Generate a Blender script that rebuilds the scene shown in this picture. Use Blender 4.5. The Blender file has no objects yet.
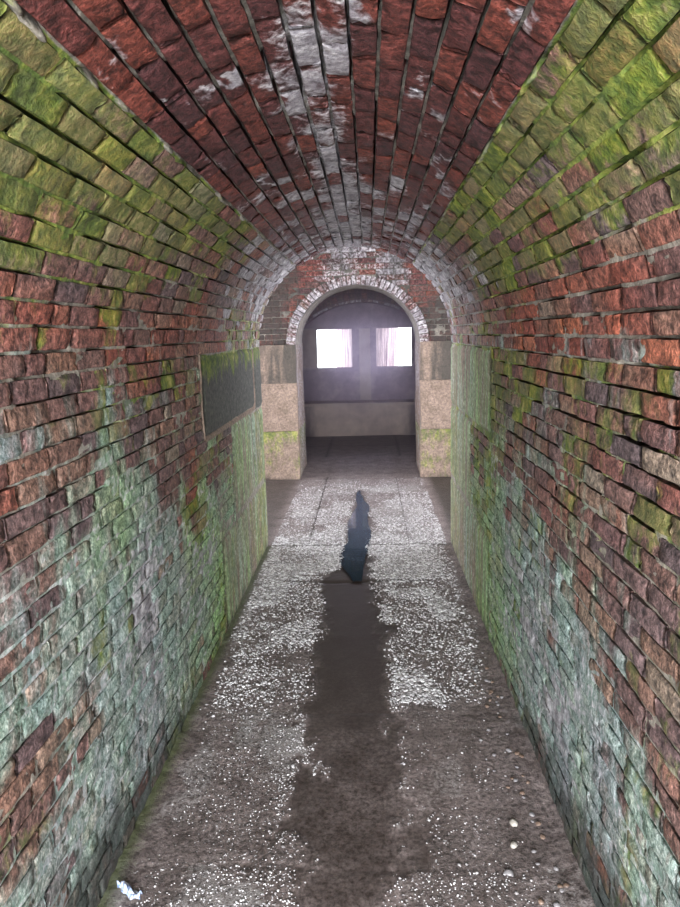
import bpy, math
import numpy as np

C = bpy.context.scene.collection
scene = bpy.context.scene
rng = np.random.default_rng(7)

# ------------------------------------------------------------------ camera
EYE = 1.70
YAW, PITCH, ROLL = 0.0450767, 0.1742810, math.radians(1.5)
cam_d = bpy.data.cameras.new('camera')
cam_d.sensor_fit = 'HORIZONTAL'
cam_d.sensor_width = 36.0
cam_d.lens = 36.0 * 680.0 / 680.0
cam_d.clip_start = 0.02
cam = bpy.data.objects.new('camera', cam_d)
C.objects.link(cam)
import mathutils
fwd = mathutils.Vector((-math.sin(YAW)*math.cos(PITCH), math.cos(YAW)*math.cos(PITCH), -math.sin(PITCH)))
rgt = mathutils.Vector((math.cos(YAW), math.sin(YAW), 0))
up = rgt.cross(fwd)
r2 = rgt*math.cos(ROLL) - up*math.sin(ROLL)
u2 = rgt*math.sin(ROLL) + up*math.cos(ROLL)
M3 = mathutils.Matrix((r2, u2, -fwd)).transposed()
cam.matrix_world = mathutils.Matrix.Translation((0, 0, EYE)) @ M3.to_4x4()
scene.camera = cam

# ------------------------------------------------------------------ world, lights, exposure
world = bpy.data.worlds.new('overcast_sky')
scene.world = world
world.use_nodes = True
bg = world.node_tree.nodes['Background']
bg.inputs['Color'].default_value = (0.90, 0.94, 1.0, 1)
bg.inputs['Strength'].default_value = 5.0


def area(name, loc, direction, sx, sy, power, color, spread=180):
    d = bpy.data.lights.new(name, 'AREA')
    d.shape = 'RECTANGLE'
    d.size, d.size_y = sx, sy
    d.energy = power
    d.color = color
    d.spread = math.radians(spread)
    o = bpy.data.objects.new(name, d)
    C.objects.link(o)
    o.location = loc
    o.rotation_euler = mathutils.Vector(direction).to_track_quat('-Z', 'Y').to_euler()
    return o


# daylight from the open mouth behind the camera, from both ends of the cross passage
# and from the openings of the gun room at the far end
area('entrance_daylight', (-0.1, -2.3, 1.9), (0, 1, -0.12), 2.4, 2.4, 840, (0.955, 0.985, 1.0))
area('passage_daylight', (2.95, 6.65, 1.6), (-1, 0, -0.05), 2.2, 2.6, 42, (1.0, 0.92, 0.96))
area('passage_daylight', (-3.15, 6.65, 1.6), (1, 0, -0.05), 2.2, 2.6, 42, (1.0, 0.92, 0.96))
area('window_daylight', (-1.6, 13.6, 1.6), (0.45, -1, -0.1), 1.3, 1.0, 230, (0.76, 0.68, 1.0))
area('window_daylight', (1.45, 13.6, 1.6), (-0.45, -1, -0.1), 1.3, 1.0, 230, (0.76, 0.68, 1.0))

vs = scene.view_settings
vs.view_transform = 'Standard'
vs.look = 'None'
vs.gamma = 1.0
vs.use_curve_mapping = False
vs.exposure = 0.08
scene.cycles.max_bounces = 10
scene.cycles.diffuse_bounces = 6
scene.cycles.sample_clamp_indirect = 6.0

# ------------------------------------------------------------------ numeric helpers
_T = np.random.default_rng(99).random(65536)


def _h(i, j, k):
    return _T[(i*73856093 ^ j*19349663 ^ k*83492791) & 65535]


def vn(x, y, z=0.0):
    x, y, z = np.broadcast_arrays(np.asarray(x, float), np.asarray(y, float), np.asarray(z, float))
    xi, yi, zi = np.floor(x).astype(np.int64), np.floor(y).astype(np.int64), np.floor(z).astype(np.int64)
    fx, fy, fz = x-xi, y-yi, z-zi
    fx, fy, fz = fx*fx*(3-2*fx), fy*fy*(3-2*fy), fz*fz*(3-2*fz)
    r = 0
    for a in (0, 1):
        for b in (0, 1):
            for c in (0, 1):
                r = r + _h(xi+a, yi+b, zi+c)*(fx if a else 1-fx)*(fy if b else 1-fy)*(fz if c else 1-fz)
    return r


def fbm(x, y, z=0.0, o=4):
    r, a, t = 0, 1.0, 0
    for _ in range(o):
        r = r + a*vn(x, y, z)
        t += a
        a *= .5
        x, y, z = np.asarray(x)*2.03+5.1, np.asarray(y)*2.03+1.7, np.asarray(z)*2.03+3.3
    return r/t


def ss(x, a, b):
    t = np.clip((np.asarray(x, float)-a)/(b-a), 0, 1)
    return t*t*(3-2*t)


def blob(y, z, cy, cz, ry, rz):
    return np.exp(-(((y-cy)/ry)**2+((z-cz)/rz)**2))


# ------------------------------------------------------------------ object helpers
def mesh_obj(name, verts, faces, mat, parent=None, attrs=None, smooth=True):
    me = bpy.data.meshes.new(name)
    verts = np.asarray(verts, np.float32)
    if isinstance(faces, np.ndarray):
        nf, k = faces.shape
        me.vertices.add(len(verts))
        me.vertices.foreach_set('co', verts.ravel())
        me.loops.add(nf*k)
        me.loops.foreach_set('vertex_index', faces.ravel().astype(np.int32))
        me.polygons.add(nf)
        me.polygons.foreach_set('loop_start', np.arange(0, nf*k, k, dtype=np.int32))
        me.update(calc_edges=True)
    else:
        me.from_pydata([tuple(map(float, v)) for v in verts], [], [tuple(map(int, f)) for f in faces])
    me.validate()
    me.polygons.foreach_set('use_smooth', np.full(len(me.polygons), smooth))
    if attrs:
        for an, arr in attrs.items():
            a = me.attributes.new(an, 'FLOAT_COLOR', 'POINT')
            a.data.foreach_set('color', np.asarray(arr, np.float32).ravel())
    me.materials.append(mat)
    o = bpy.data.objects.new(name, me)
    C.objects.link(o)
    if parent:
        o.parent = parent
    return o


def structure(o):
    o['kind'] = 'structure'
    return o


def tag(o, label, cat, group=None, kind=None):
    o['label'] = label
    o['category'] = cat
    if group:
        o['group'] = group
    if kind:
        o['kind'] = kind
    return o


def grid_faces(nu, nv, off=0):
    i, j = np.meshgrid(np.arange(nu-1), np.arange(nv-1), indexing='ij')
    a = (i*nv+j).ravel()
    return np.stack([a, a+nv, a+nv+1, a+1], 1)+off


# ------------------------------------------------------------------ shader helpers
class NT:
    def __init__(s, name):
        s.m = bpy.data.materials.new(name)
        s.m.use_nodes = True
        s.t = s.m.node_tree
        s.b = s.t.nodes['Principled BSDF']
        s.geo = s.t.nodes.new('ShaderNodeNewGeometry')

    def put(s, v, sock):
        if isinstance(v, (int, float)):
            sock.default_value = v
        elif isinstance(v, tuple):
            sock.default_value = v if len(v) == len(sock.default_value) else (*v, 1)
        else:
            s.t.links.new(v, sock)

    def math(s, op, a, b=0.0, c=0.0, clamp=False):
        n = s.t.nodes.new('ShaderNodeMath')
        n.operation = op
        n.use_clamp = clamp
        s.put(a, n.inputs[0]); s.put(b, n.inputs[1]); s.put(c, n.inputs[2])
        return n.outputs[0]

    def scale(s, sx, sy, sz):
        n = s.t.nodes.new('ShaderNodeVectorMath')
        n.operation = 'MULTIPLY'
        s.t.links.new(s.geo.outputs['Position'], n.inputs[0])
        n.inputs[1].default_value = (sx, sy, sz)
        return n.outputs[0]

    def noise(s, sc, det=4, rough=.55, vec=None):
        n = s.t.nodes.new('ShaderNodeTexNoise')
        n.inputs['Scale'].default_value = sc
        n.inputs['Detail'].default_value = det
        n.inputs['Roughness'].default_value = rough
        s.t.links.new(vec if vec is not None else s.geo.outputs['Position'], n.inputs['Vector'])
        return n.outputs['Fac']

    def voro(s, sc, out='Distance'):
        n = s.t.nodes.new('ShaderNodeTexVoronoi')
        n.inputs['Scale'].default_value = sc
        s.t.links.new(s.geo.outputs['Position'], n.inputs['Vector'])
        return n.outputs[out]

    def attr(s, name):
        n = s.t.nodes.new('ShaderNodeAttribute')
        n.attribute_name = name
        p = s.t.nodes.new('ShaderNodeSeparateColor')
        s.t.links.new(n.outputs['Color'], p.inputs[0])
        return p.outputs[0], p.outputs[1], p.outputs[2], n.outputs['Alpha']

    def ramp(s, f, stops):
        n = s.t.nodes.new('ShaderNodeValToRGB')
        e = n.color_ramp.elements
        while len(e) < len(stops):
            e.new(.5)
        for k, (p, c) in enumerate(stops):
            e[k].position = p
            e[k].color = (*c, 1)
        s.put(f, n.inputs[0])
        return n.outputs[0]

    def mix(s, f, a, b, mode='MIX'):
        n = s.t.nodes.new('ShaderNodeMix')
        n.data_type = 'RGBA'
        n.blend_type = mode
        s.put(f, n.inputs[0]); s.put(a, n.inputs[6]); s.put(b, n.inputs[7])
        return n.outputs[2]

    def layer(s, a, n, k=1.0, con=4.0):
        """clamp((a + (n-.5)*k - .5)*con + .5)"""
        v = s.math('MULTIPLY_ADD', n, k, -.5*k-.5)
        v = s.math('ADD', v, a)
        return s.math('MULTIPLY_ADD', v, con, .5, clamp=True)

    def bump(s, h, dist, strength=1.0):
        n = s.t.nodes.new('ShaderNodeBump')
        n.inputs['Distance'].default_value = dist
        n.inputs['Strength'].default_value = strength
        s.put(h, n.inputs['Height'])
        s.t.links.new(n.outputs[0], s.b.inputs['Normal'])

    def out(s, col, rough, spec=.5):
        s.put(col, s.b.inputs['Base Color'])
        s.put(rough, s.b.inputs['Roughness'])
        s.b.inputs['Specular IOR Level'].default_value = spec
        return s.m


def masonry_mat(name, kind):
    t = NT(name)
    moss, film, white, dark = t.attr('stain_glint')
    r1, r2_, bare, wet = t.attr('tint')
    crown, _g, _b, _a = t.attr('zone')
    nf = t.noise(38, 6, .65)
    nm = t.noise(9, 5, .6)
    nl = t.noise(120, 3, .6)
    st = t.noise(14, 5, .6, t.scale(1, 1, .16))
    if kind == 'brick':
        base = t.ramp(r1, [(0, (.125, .095, .105)), (.22, (.17, .115, .12)), (.45, (.19, .115, .11)),
                           (.65, (.20, .118, .105)), (.85, (.24, .15, .115)), (1, (.27, .23, .19))])
        base = t.mix(t.math('MULTIPLY', bare, .8), base, t.ramp(r2_, [(0, (.25, .060, .045)), (.7, (.36, .095, .055)), (1, (.46, .15, .07))]))
        base = t.mix(crown, base, t.ramp(r2_, [(0, (.075, .029, .034)), (.5, (.122, .036, .034)), (1, (.19, .050, .036))]))
    elif kind == 'mortar':
        base = t.ramp(nm, [(.3, (.20, .18, .155)), (.7, (.42, .39, .34))])
    elif kind == 'slate':
        base = t.ramp(nf, [(.3, (.05, .055, .052)), (.7, (.115, .12, .105))])
    else:
        base = t.ramp(nm, [(.3, (.22, .165, .13)), (.7, (.36, .27, .22))])
    # weathering inside each brick
    if kind != 'brick':
        nl = t.math('MULTIPLY_ADD', nl, .4, .3)
    base = t.mix(1.0 if kind == 'brick' else .45, base, t.ramp(nf, [(.36, (.30, .30, .31)), (.64, (1.7, 1.62, 1.55))]), 'MULTIPLY')
    base = t.mix(.8, base, t.ramp(nl, [(.36, (.45, .45, .45)), (.64, (1.5, 1.5, 1.5))]), 'MULTIPLY')
    cf = t.layer(film, st, 1.1, 3.0)
    filmc = t.ramp(t.math('MULTIPLY_ADD', nl, .45, t.math('MULTIPLY_ADD', nf, .55, t.math('MULTIPLY', st, .12))), [(.40, (.050, .080, .070)), (.49, (.18, .245, .225)), (.58, (.37, .45, .44)), (.68, (.78, .82, .84))])
    big = t.noise(1.7, 4, .6, t.scale(1, 1.3, .55))
    big2 = t.noise(2.6, 4, .6, t.scale(1.2, 1.0, .5))
    filmc = t.mix(t.math('MULTIPLY', t.ramp(big, [(.42, (0, 0, 0)), (.60, (1, 1, 1))]), .35), filmc, t.mix(1.0, filmc, (.95, 1.10, .66), 'MULTIPLY'))
    filmc = t.mix(t.math('MULTIPLY', t.ramp(big2, [(.46, (0, 0, 0)), (.62, (1, 1, 1))]), .75), filmc, t.mix(1.0, filmc, (1.12, .98, 1.06), 'MULTIPLY'))
    filmc = t.mix(1.0, filmc, (.94, 1.05, 1.10), 'MULTIPLY')
    filmc = t.mix(_g, filmc, t.mix(1.0, filmc, (1.05, 1.32, .50), 'MULTIPLY'))
    filmc = t.mix(t.math('MULTIPLY', r2_, .35), filmc, base)
    col = t.mix(t.math('MULTIPLY', cf, .88), base, filmc)
    cm = t.layer(moss, t.noise(22, 6, .65, t.scale(1, 1, .45)), 1.3, 3.2)
    mossc = t.ramp(t.math('MULTIPLY_ADD', nf, .5, t.math('MULTIPLY', nm, .5)), [(.36, (.03, .06, .006)), (.46, (.10, .18, .012)), (.55, (.27, .33, .025)), (.64, (.62, .58, .17))])
    mossc = t.mix(t.math('MULTIPLY', r1, .85), mossc, t.mix(.55, base, t.mix(r2_, (.09, .15, .03), (.24, .22, .14))))
    col = t.mix(t.math('MULTIPLY', cm, .85), col, mossc)
    cw = t.layer(white, nf, 1.1, 4.0)
    col = t.mix(t.math('MULTIPLY', cw, .9), col, t.ramp(t.math('MULTIPLY_ADD', nf, .6, t.math('MULTIPLY', nm, .4)), [(.40, (.20, .18, .205)), (.5, (.38, .36, .40)), (.62, (.78, .76, .80))]))
    cd = t.layer(dark, st, .9, 3.0)
    col = t.mix(t.math('MULTIPLY', cd, .8), col, (.035, .038, .035))
    hgt = t.math('MULTIPLY_ADD', nl, .5, nf)
    t.bump(hgt, .009 if kind != 'slate' else .003, .9)
    rough = t.math('MULTIPLY_ADD', wet, -.42, .72, clamp=True)
    rough = t.math('MULTIPLY_ADD', nf, .15, rough)
    return t.out(col, rough, .45)


M_BRICK = masonry_mat('weathered_brick', 'brick')
M_MORTAR = masonry_mat('old_mortar', 'mortar')
M_STONE = masonry_mat('dressed_stone', 'stone')
M_SLATE = masonry_mat('dark_slate', 'slate')

# ------------------------------------------------------------------ tunnel geometry
XL, XR, ZS = -0.85, 0.64, 1.61
CX, RA = (XL+XR)/2, (XR-XL)/2
Y0, Y1 = -1.6, 5.36
SEAM_L, SEAM_R = 126.0, 53.0


def map_tunnel(s, y, n):
    """s: 0 at left floor edge, up the wall, over the vault, down the right wall; n: towards the inside"""
    s, y, n = np.broadcast_arrays(s, y, n)
    arc = math.pi*RA
    X = np.empty(s.shape); Z = np.empty(s.shape)
    l = s < ZS; r = s > ZS+arc; a = ~(l | r)
    X[l] = XL+n[l]; Z[l] = s[l]
    X[r] = XR-n[r]; Z[r] = ZS-(s[r]-ZS-arc)
    th = math.pi-(s[a]-ZS)/RA
    X[a] = CX+(RA-n[a])*np.cos(th); Z[a] = ZS+(RA-n[a])*np.sin(th)
    return np.stack([X, y, Z], -1)


def fields(s, y):
    """stain masks of the tunnel lining by place on the lining: moss, film, white with painted glints, dark, bare, wet, joint depth"""
    arc = math.pi*RA
    s = np.asarray(s, float); y = np.asarray(y, float)
    ang = 180-np.clip((s-ZS)/RA, 0, math.pi)*180/math.pi
    left = s < ZS+arc/2
    z = np.where(s < ZS, s, np.where(s > ZS+arc, 2*ZS+arc-s, 0))
    wall = (s < ZS) | (s > ZS+arc)
    z = np.where(wall, z, ZS+np.sin(np.radians(ang))*RA)
    e = np.minimum(ang, 180-ang)
    crown = (ang < SEAM_L) & (ang > SEAM_R)
    n1 = fbm(s*2.3+3, y*1.6, 1.0)
    n2 = fbm(s*5, y*4, 4.0)
    strk = fbm(y*9, s*1.1, 8.0)
    # moss on the haunches
    m = ss(e, 6, 30)*.62+.18*ss(e, 30, 50)
    m = m*(1-ss(y, 3.1, 4.3)*.85)
    m = np.where(wall, 0, m)
    m = m+np.where(wall, .36*ss(z, 1.1, 1.61)*(1-ss(y, 3, 5)*.3), .16*(1-ss(e, 0, 25)))
    m = m+np.where(wall & ~left, .10*ss(z, .6, 1.0), 0)+.9*(strk-.5)*wall
    lf = left & ~crown
    m = m+(n1-.5)*1.3+(n2-.5)*.5
    # darker red gaps on the lower left haunch, orange on the right
    m = m-np.where(left, .35*blob(y, e, 2.9, 15, .55, 13), .40*blob(y, e, 2.1, 12, .7, 11))*(~wall)
    # green streak down the left wall, green towards the far end
    m = m+np.where(left & wall, .28*np.exp(-((y-2.15)/.07)**2)*ss(z, 1.2, 1.5)+.20*ss(y, 2.9, 3.5)*ss(z, .2, .6), 0)
    m = m+np.where(~left & wall, .30*ss(y, 2.7, 3.8)*ss(z, .25, .7)*(1-ss(z, 1.2, 1.5)*.4), 0)
    m = m+np.where(wall, .12*(1-ss(z, .0, .16))+.16*blob(y, z, 3.6, .9, .7, .5), 0)
    m = np.where(crown, .0+.22*blob(y, ang, 1.3, 86, .25, 4), m)
    # lime and algae film on the lower walls
    zbl = np.interp(y, [1.2, 1.5, 1.9, 2.15, 2.6, 3.2, 3.6, 5], [.86, .95, 1.05, 1.32, 1.12, 1.0, .95, .9])
    zbr = np.interp(y, [1.2, 1.5, 1.9, 2.4, 2.9, 3.4, 4, 5], [.72, .72, .80, .85, 1.02, 1.10, .9, .8])
    zb = np.where(left, zbl, zbr)
    f = .5+(zb-z)*1.5+(strk-.5)*.9+(n2-.5)*.4
    f = np.where(wall, np.clip(f, .26, .95), 0)
    f = f-np.where(wall, .30*(1-ss(y, 1.5, 2.1))*ss(n1, .35, .6), 0)
    f = f-np.where(wall, .35*(1-ss(z, .0, .35)), 0)
    f = f+np.where(left & wall, .5*np.exp(-((y-2.17)/.05)**2)*ss(z, 1.15, 1.25)*(1-ss(z, 1.5, 1.62)), 0)
    f = f-np.where(left & wall, .9*blob(y, z, 1.45, .62, .22, .12)+.5*blob(y, z, 1.85, .60, .12, .16)+.7*blob(y, z, 3.15, .95, .12, .22), 0)
    f = f+np.where(wall, 0, .30*(1-ss(e, 0, 22))*ss(n1, .4, .6))
    # white lime, plus window glints painted white on crown and right haunch
    w = np.where(wall, np.where(left, .58*blob(y, z, 2.40, .68, .16, .26)+.2*blob(y, z, 3.2, .55, .35, .2),
                                .50*blob(y, z, 2.75, .55, .35, .22)+.22*blob(y, z, 2.2, .35, .35, .2)), 0)
    cw = .60*np.exp(-((ang-91-3*np.sin(y*1.3))/8.5)**2)*ss(y, 1.0, 2.2)+.34*np.exp(-((ang-84)/4)**2)*(1-ss(y, 1.5, 2.2))
    cw = cw+.20*ss(y, 1.9, 3.4)+.20*ss(y, 3.4, 4.4)+(fbm(ang*.14, y*9, 2.)-.5)*.95
    hw = .62*ss(y, 3.2, 4.4)*ss(e, 8, 34)+.22*ss(y, 4.6, 5.2)+(n2-.5)*.5
    hw = hw+.2*blob(y, e, 3.3, 30, .4, 10)*(~left)
    w = np.where(wall, w, np.where(crown, cw, hw*ss(y, 2.4, 3.2)))
    # dark stains
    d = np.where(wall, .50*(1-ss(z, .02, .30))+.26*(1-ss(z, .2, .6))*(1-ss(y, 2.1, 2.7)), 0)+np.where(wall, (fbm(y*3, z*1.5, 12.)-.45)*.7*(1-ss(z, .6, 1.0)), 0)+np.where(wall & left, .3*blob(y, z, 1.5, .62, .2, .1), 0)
    # freshly broken red brick
    b = np.where(wall, -.22+.48*ss(z, 1.3, 1.6), .5*(1-ss(e, 8, 34)))+(n2-.5)*1.3
    b = np.where(left & wall, b+.7*blob(y, z, 3.2, 1.0, .2, .25), b)
    b = np.where((~left) & (~crown), b+.35*blob(y, z, 2.3, 1.6, 1.0, .4), b)
    b = np.where(crown, .42+(n1-.5)*.6, b)
    b = b*(1-.6*ss(y, 4.0, 5.0))
    wet = np.where(crown, .35+.55*ss(y, 2.0, 4), .10+.5*ss(y, 2.8, 4.2)*(~wall))
    # open joints: deep on the haunches and crown, flush where the film covers the wall
    jd = np.where(wall, .003+.016*ss(z, 1.1, 1.6), .022)
    jd = np.where(wall & (~left), .003+.018*ss(z, 1.0, 1.5), jd)
    grn = np.where(wall, ss(y, 2.5, 3.5)*(.55+1.2*(n1-.4))+.55*blob(y, z, 2.2, 1.15, .3, .2)+(strk-.5)*.8, 0)
    jd = jd*(1-.75*ss(y, 3.6, 4.6))
    return [np.clip(q, 0, 1) for q in (m, f, w, d, b, wet)]+[jd, np.clip(grn, 0, 1)]


CROWN = [0.0]


def pack(F, t1, t2):
    m, f, w, d, b, wet = F[:6]
    z = np.zeros(np.shape(m))+CROWN[0]
    g = F[7] if len(F) > 7 else z*0
    return {'stain_glint': np.stack([m, f, w, d], -1), 'tint': np.stack([t1, t2, b, wet], -1), 'zone': np.stack([z, g, z, z], -1)}


def brick_field(name, courses, mapf, fieldf, mat, parent=None, proud=0.0, vary=1.0):
    """courses: list of (s0, s1, [(ya, yb), ...]) - one mesh with every brick shaped and worn on its own"""
    BR = []
    for (s0, s1, spans) in courses:
        for (a, b) in spans:
            BR.append((s0, s1, a, b))
    BR = np.array(BR)
    nb = len(BR)
    u = np.array([0, .035, .2, .4, .6, .8, .965, 1.0]); v = np.array([0, .10, .36, .64, .90, 1.0])
    nu, nv = len(u), len(v)
    U, V = np.meshgrid(u, v, indexing='ij')
    edge = np.minimum(np.minimum(U, 1-U)*2.2, np.minimum(V, 1-V)) < .005
    edge = edge | (U == 0) | (U == 1) | (V == 0) | (V == 1)
    corner = ((U == 0) | (U == 1)) & ((V == 0) | (V == 1))
    s = BR[:, 0, None, None]+(BR[:, 1]-BR[:, 0])[:, None, None]*V
    y = BR[:, 2, None, None]+(BR[:, 3]-BR[:, 2])[:, None, None]*U
    pr = rng.normal(0, .0020, nb)[:, None, None]
    ti = rng.normal(0, .0013, (nb, 2))
    F0 = fieldf(BR[:, 0]*.5+BR[:, 1]*.5, BR[:, 2]*.5+BR[:, 3]*.5)
    calm = (1-.75*F0[1])[:, None, None]
    n = proud+(pr+ti[:, 0, None, None]*(U-.5)*2+ti[:, 1, None, None]*(V-.5)*2)*calm
    n = n+(fbm(s*26, y*26, 7., 4)-.5)*.008
    n = n-np.where(corner, .006, np.where(edge, .0030, 0))-.005*(fbm(s*40, y*40, 2., 2) > .62)
    ss_ = s+(vn(s*60, y*60, 3)-.5)*.0035*edge
    yy = y+(vn(s*60, y*60, 9)-.5)*.005*edge
    P = mapf(ss_, yy, n).reshape(nb, nu*nv, 3)
    # skirt
    ring = [i*nv for i in range(nu)]+[(nu-1)*nv+j for j in range(1, nv)]+[i*nv+nv-1 for i in range(nu-2, -1, -1)]+[j for j in range(nv-2, 0, -1)]
    ring = np.array(ring)
    S = mapf(ss_.reshape(nb, -1)[:, ring], yy.reshape(nb, -1)[:, ring], np.full((nb, len(ring)), -.045))
    allP = np.concatenate([P, S], 1)
    nper = nu*nv+len(ring)
    gf = grid_faces(nu, nv)
    k = np.arange(len(ring)); k2 = (k+1) % len(ring)
    sk = np.stack([ring[k], ring[k2], nu*nv+k2, nu*nv+k], 1)
    f1 = np.concatenate([gf, sk], 0)
    faces = (f1[None]+(np.arange(nb)*nper)[:, None, None]).reshape(-1, 4)
    sv = np.concatenate([s.reshape(nb, -1), s.reshape(nb, -1)[:, ring]], 1)
    yv = np.concatenate([y.reshape(nb, -1), y.reshape(nb, -1)[:, ring]], 1)
    F = fieldf(sv, yv)
    # each brick takes stains and painted white glints a little differently
    F[0] = np.clip(F[0]+vary*rng.normal(0, .24, nb)[:, None]*(F[0] > .12), 0, 1)
    F[1] = np.clip(F[1]+vary*rng.normal(0, .14, nb)[:, None]*(F[1] > .1), 0, 1)
    F[2] = np.clip(F[2]+vary*rng.normal(0, .24, nb)[:, None]*(F[2] > .15), 0, 1)
    F[4] = np.clip(F[4]+vary*rng.normal(0, .25, nb)[:, None], 0, 1)
    t1 = np.repeat(rng.random(nb)[:, None], nper, 1); t2 = np.repeat(rng.random(nb)[:, None], nper, 1)
    return mesh_obj(name, allP.reshape(-1, 3), faces, mat, parent,
                    {k_: a.reshape(-1, 4) for k_, a in pack(F, t1, t2).items()})


def spans_for(y0, y1, holes, lenf, gap, phase):
    out = []
    y = y0+phase
    first = True
    cuts = sorted(holes)
    pos = y0
    segs = []
    for a, b in cuts:
        if a > pos:
            segs.append((pos, a))
        pos = max(pos, b)
    if pos < y1:
        segs.append((pos, y1))
    for a, b in segs:
        p = a
        L = lenf(p, True)*phase
        while p < b-.012:
            q = min(b, p+L)
            if b-q < .03:
                q = b
            if q-p > .02:
                out.append((p+gap/2, q-gap/2))
            p = q
            L = lenf(p, False)*rng.uniform(.93, 1.07)
    return out


# stones let into the tunnel walls (distance along the tunnel a..b, height c..d)
STONES_L = [(3.44, 5.00, 1.185, 1.61, 'slate'), (5.03, 5.36, 1.155, 1.61, 'slate'),
            (4.12, 4.84, .575, 1.165, 'stone'), (4.86, 5.36, .575, 1.145, 'stone'),
            (3.70, 4.55, 0.0, .56, 'stone'), (4.57, 5.36, 0.0, .56, 'stone')]
STONES_R = [(3.62, 4.60, 1.145, 1.60, 'stone'), (4.62, 5.36, 1.145, 1.60, 'stone'), (4.32, 5.36, .575, 1.13, 'stone'),
            (3.62, 4.50, 0.0, .56, 'stone'), (4.52, 5.36, 0.0, .56, 'stone')]


def length(p, first):
    if p > 4.15:
        return .105
    return .205 if rng.random() > .10 else .105


def make_courses(s0, s1, n, stones, flip, gap_b=.007):
    cs = []
    h = (s1-s0)/n
    for k in range(n):
        a, b = s0+k*h, s0+(k+1)*h
        holes = []
        za, zb = (a, b) if not flip else (s1-b, s1-a)
        for (ya, yb, c, d, _) in stones:
            if min(zb, d)-max(za, c) > .3*h:
                holes.append((ya-.004, yb+.004))
        g = gap_b*rng.uniform(.75, 1.45)
        cs.append((a+g/2, b-g/2, spans_for(Y0, Y1, holes, length, .006, (.5 if k % 2 else 1.0)*rng.uniform(.85, 1.15))))
    return cs


ARC = math.pi*RA
sA = ZS; sL = ZS+(180-SEAM_L)*math.pi/180*RA; sR = ZS+(180-SEAM_R)*math.pi/180*RA; sB = ZS+ARC; sE = 2*ZS+ARC

wall_left = structure(brick_field('wall_left', make_courses(0, ZS, 26, STONES_L, False), map_tunnel, fields, M_BRICK))
wall_right = structure(brick_field('wall_right', make_courses(sB, sE, 26, STONES_R, True), map_tunnel, fields, M_BRICK))
cl = make_courses(sA, sL, 11, [], False, .009)+make_courses(sR, sB, 11, [], False, .009)
ceiling = structure(brick_field('ceiling', cl, map_tunnel, fields, M_BRICK))
CROWN[0] = 1.0
crown = brick_field('crown_bricks', make_courses(sL+.006, sR-.003, 14, [], False, .009), map_tunnel, fields, M_BRICK, ceiling, proud=.009)
CROWN[0] = 0.0
crown['label'] = 'dark red longitudinal brick crown between two open seams'


def mortar(name, s0, s1, parent):
    ns = max(8, int((s1-s0)/.012)); ny = int((Y1-Y0)/.018)
    S, Y = np.meshgrid(np.linspace(s0, s1, ns), np.linspace(Y0, Y1, ny), indexing='ij')
    F = fields(S, Y)
    n = -F[6]*1.6*ss(fbm(S*13, Y*6, 3.), .40, .60)-.0065+(fbm(S*45, Y*45, 1., 2)-.5)*.005+.0050*F[1]
    P = map_tunnel(S, Y, n)
    F[0] = np.clip(F[0]*1.25+.12*(F[0] > .05), 0, 1)
    F[1] = np.clip(F[1]+.14*(F[1] > .2), 0, 1)
    lowm = ((S < ZS) | (S > sB))
    F[2] = np.clip(F[2]+.26*lowm*(Y < 3.6), 0, 1)
    F[1] = F[1]*np.where(lowm & (Y > 3.65), .2, 1)
    F[2] = np.clip(F[2]+.22*ss(F[1], .3, .7)*(Y < 3.6), 0, 1)
    F[3] = np.clip(F[3]+.45*((S > sL) & (S < sR) & (Y < 3.6)), 0, 1)
    t = np.zeros_like(S)
    return mesh_obj(name, P.reshape(-1, 3), grid_faces(ns, ny), M_MORTAR, parent,
                    {k: a.reshape(-1, 4) for k, a in pack(F, t, t).items()})


mortar('mortar', 0, sA, wall_left)
mortar('mortar', sB, sE, wall_right)
mortar('mortar', sA, sB, ceiling)


def seam(s0, s1, parent, moss):
    ns, ny = 7, 520
    S, Y = np.meshgrid(np.linspace(s0, s1, ns), np.linspace(Y0, Y1, ny), indexing='ij')
    V_ = np.linspace(0, 1, ns)[:, None]
    ragged = (fbm(Y*16, S*3, 2.)-.5)
    S = S+ragged*.018
    n = -.03+.038*np.sin(V_*math.pi)**.6*ss(fbm(Y*9, S*30, 5.), .46, .66)+(fbm(Y*60, S*60, 1., 2)-.5)*.008
    P = map_tunnel(S, Y, n)
    F = fields(S, Y)
    F[0] = np.clip(S*0+moss+(fbm(Y*5, 1.)-.5)*.6, 0, 1)
    F[2] = S*0+.15
    t = np.zeros_like(S)
    return mesh_obj('seam_mortar', P.reshape(-1, 3), grid_faces(ns, ny), M_MORTAR, parent,
                    {k: a.reshape(-1, 4) for k, a in pack(F, t, t).items()})


seam(sL-.012, sL+.014, ceiling, .30)
seam(sR-.012, sR+.012, ceiling, .55)


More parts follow.
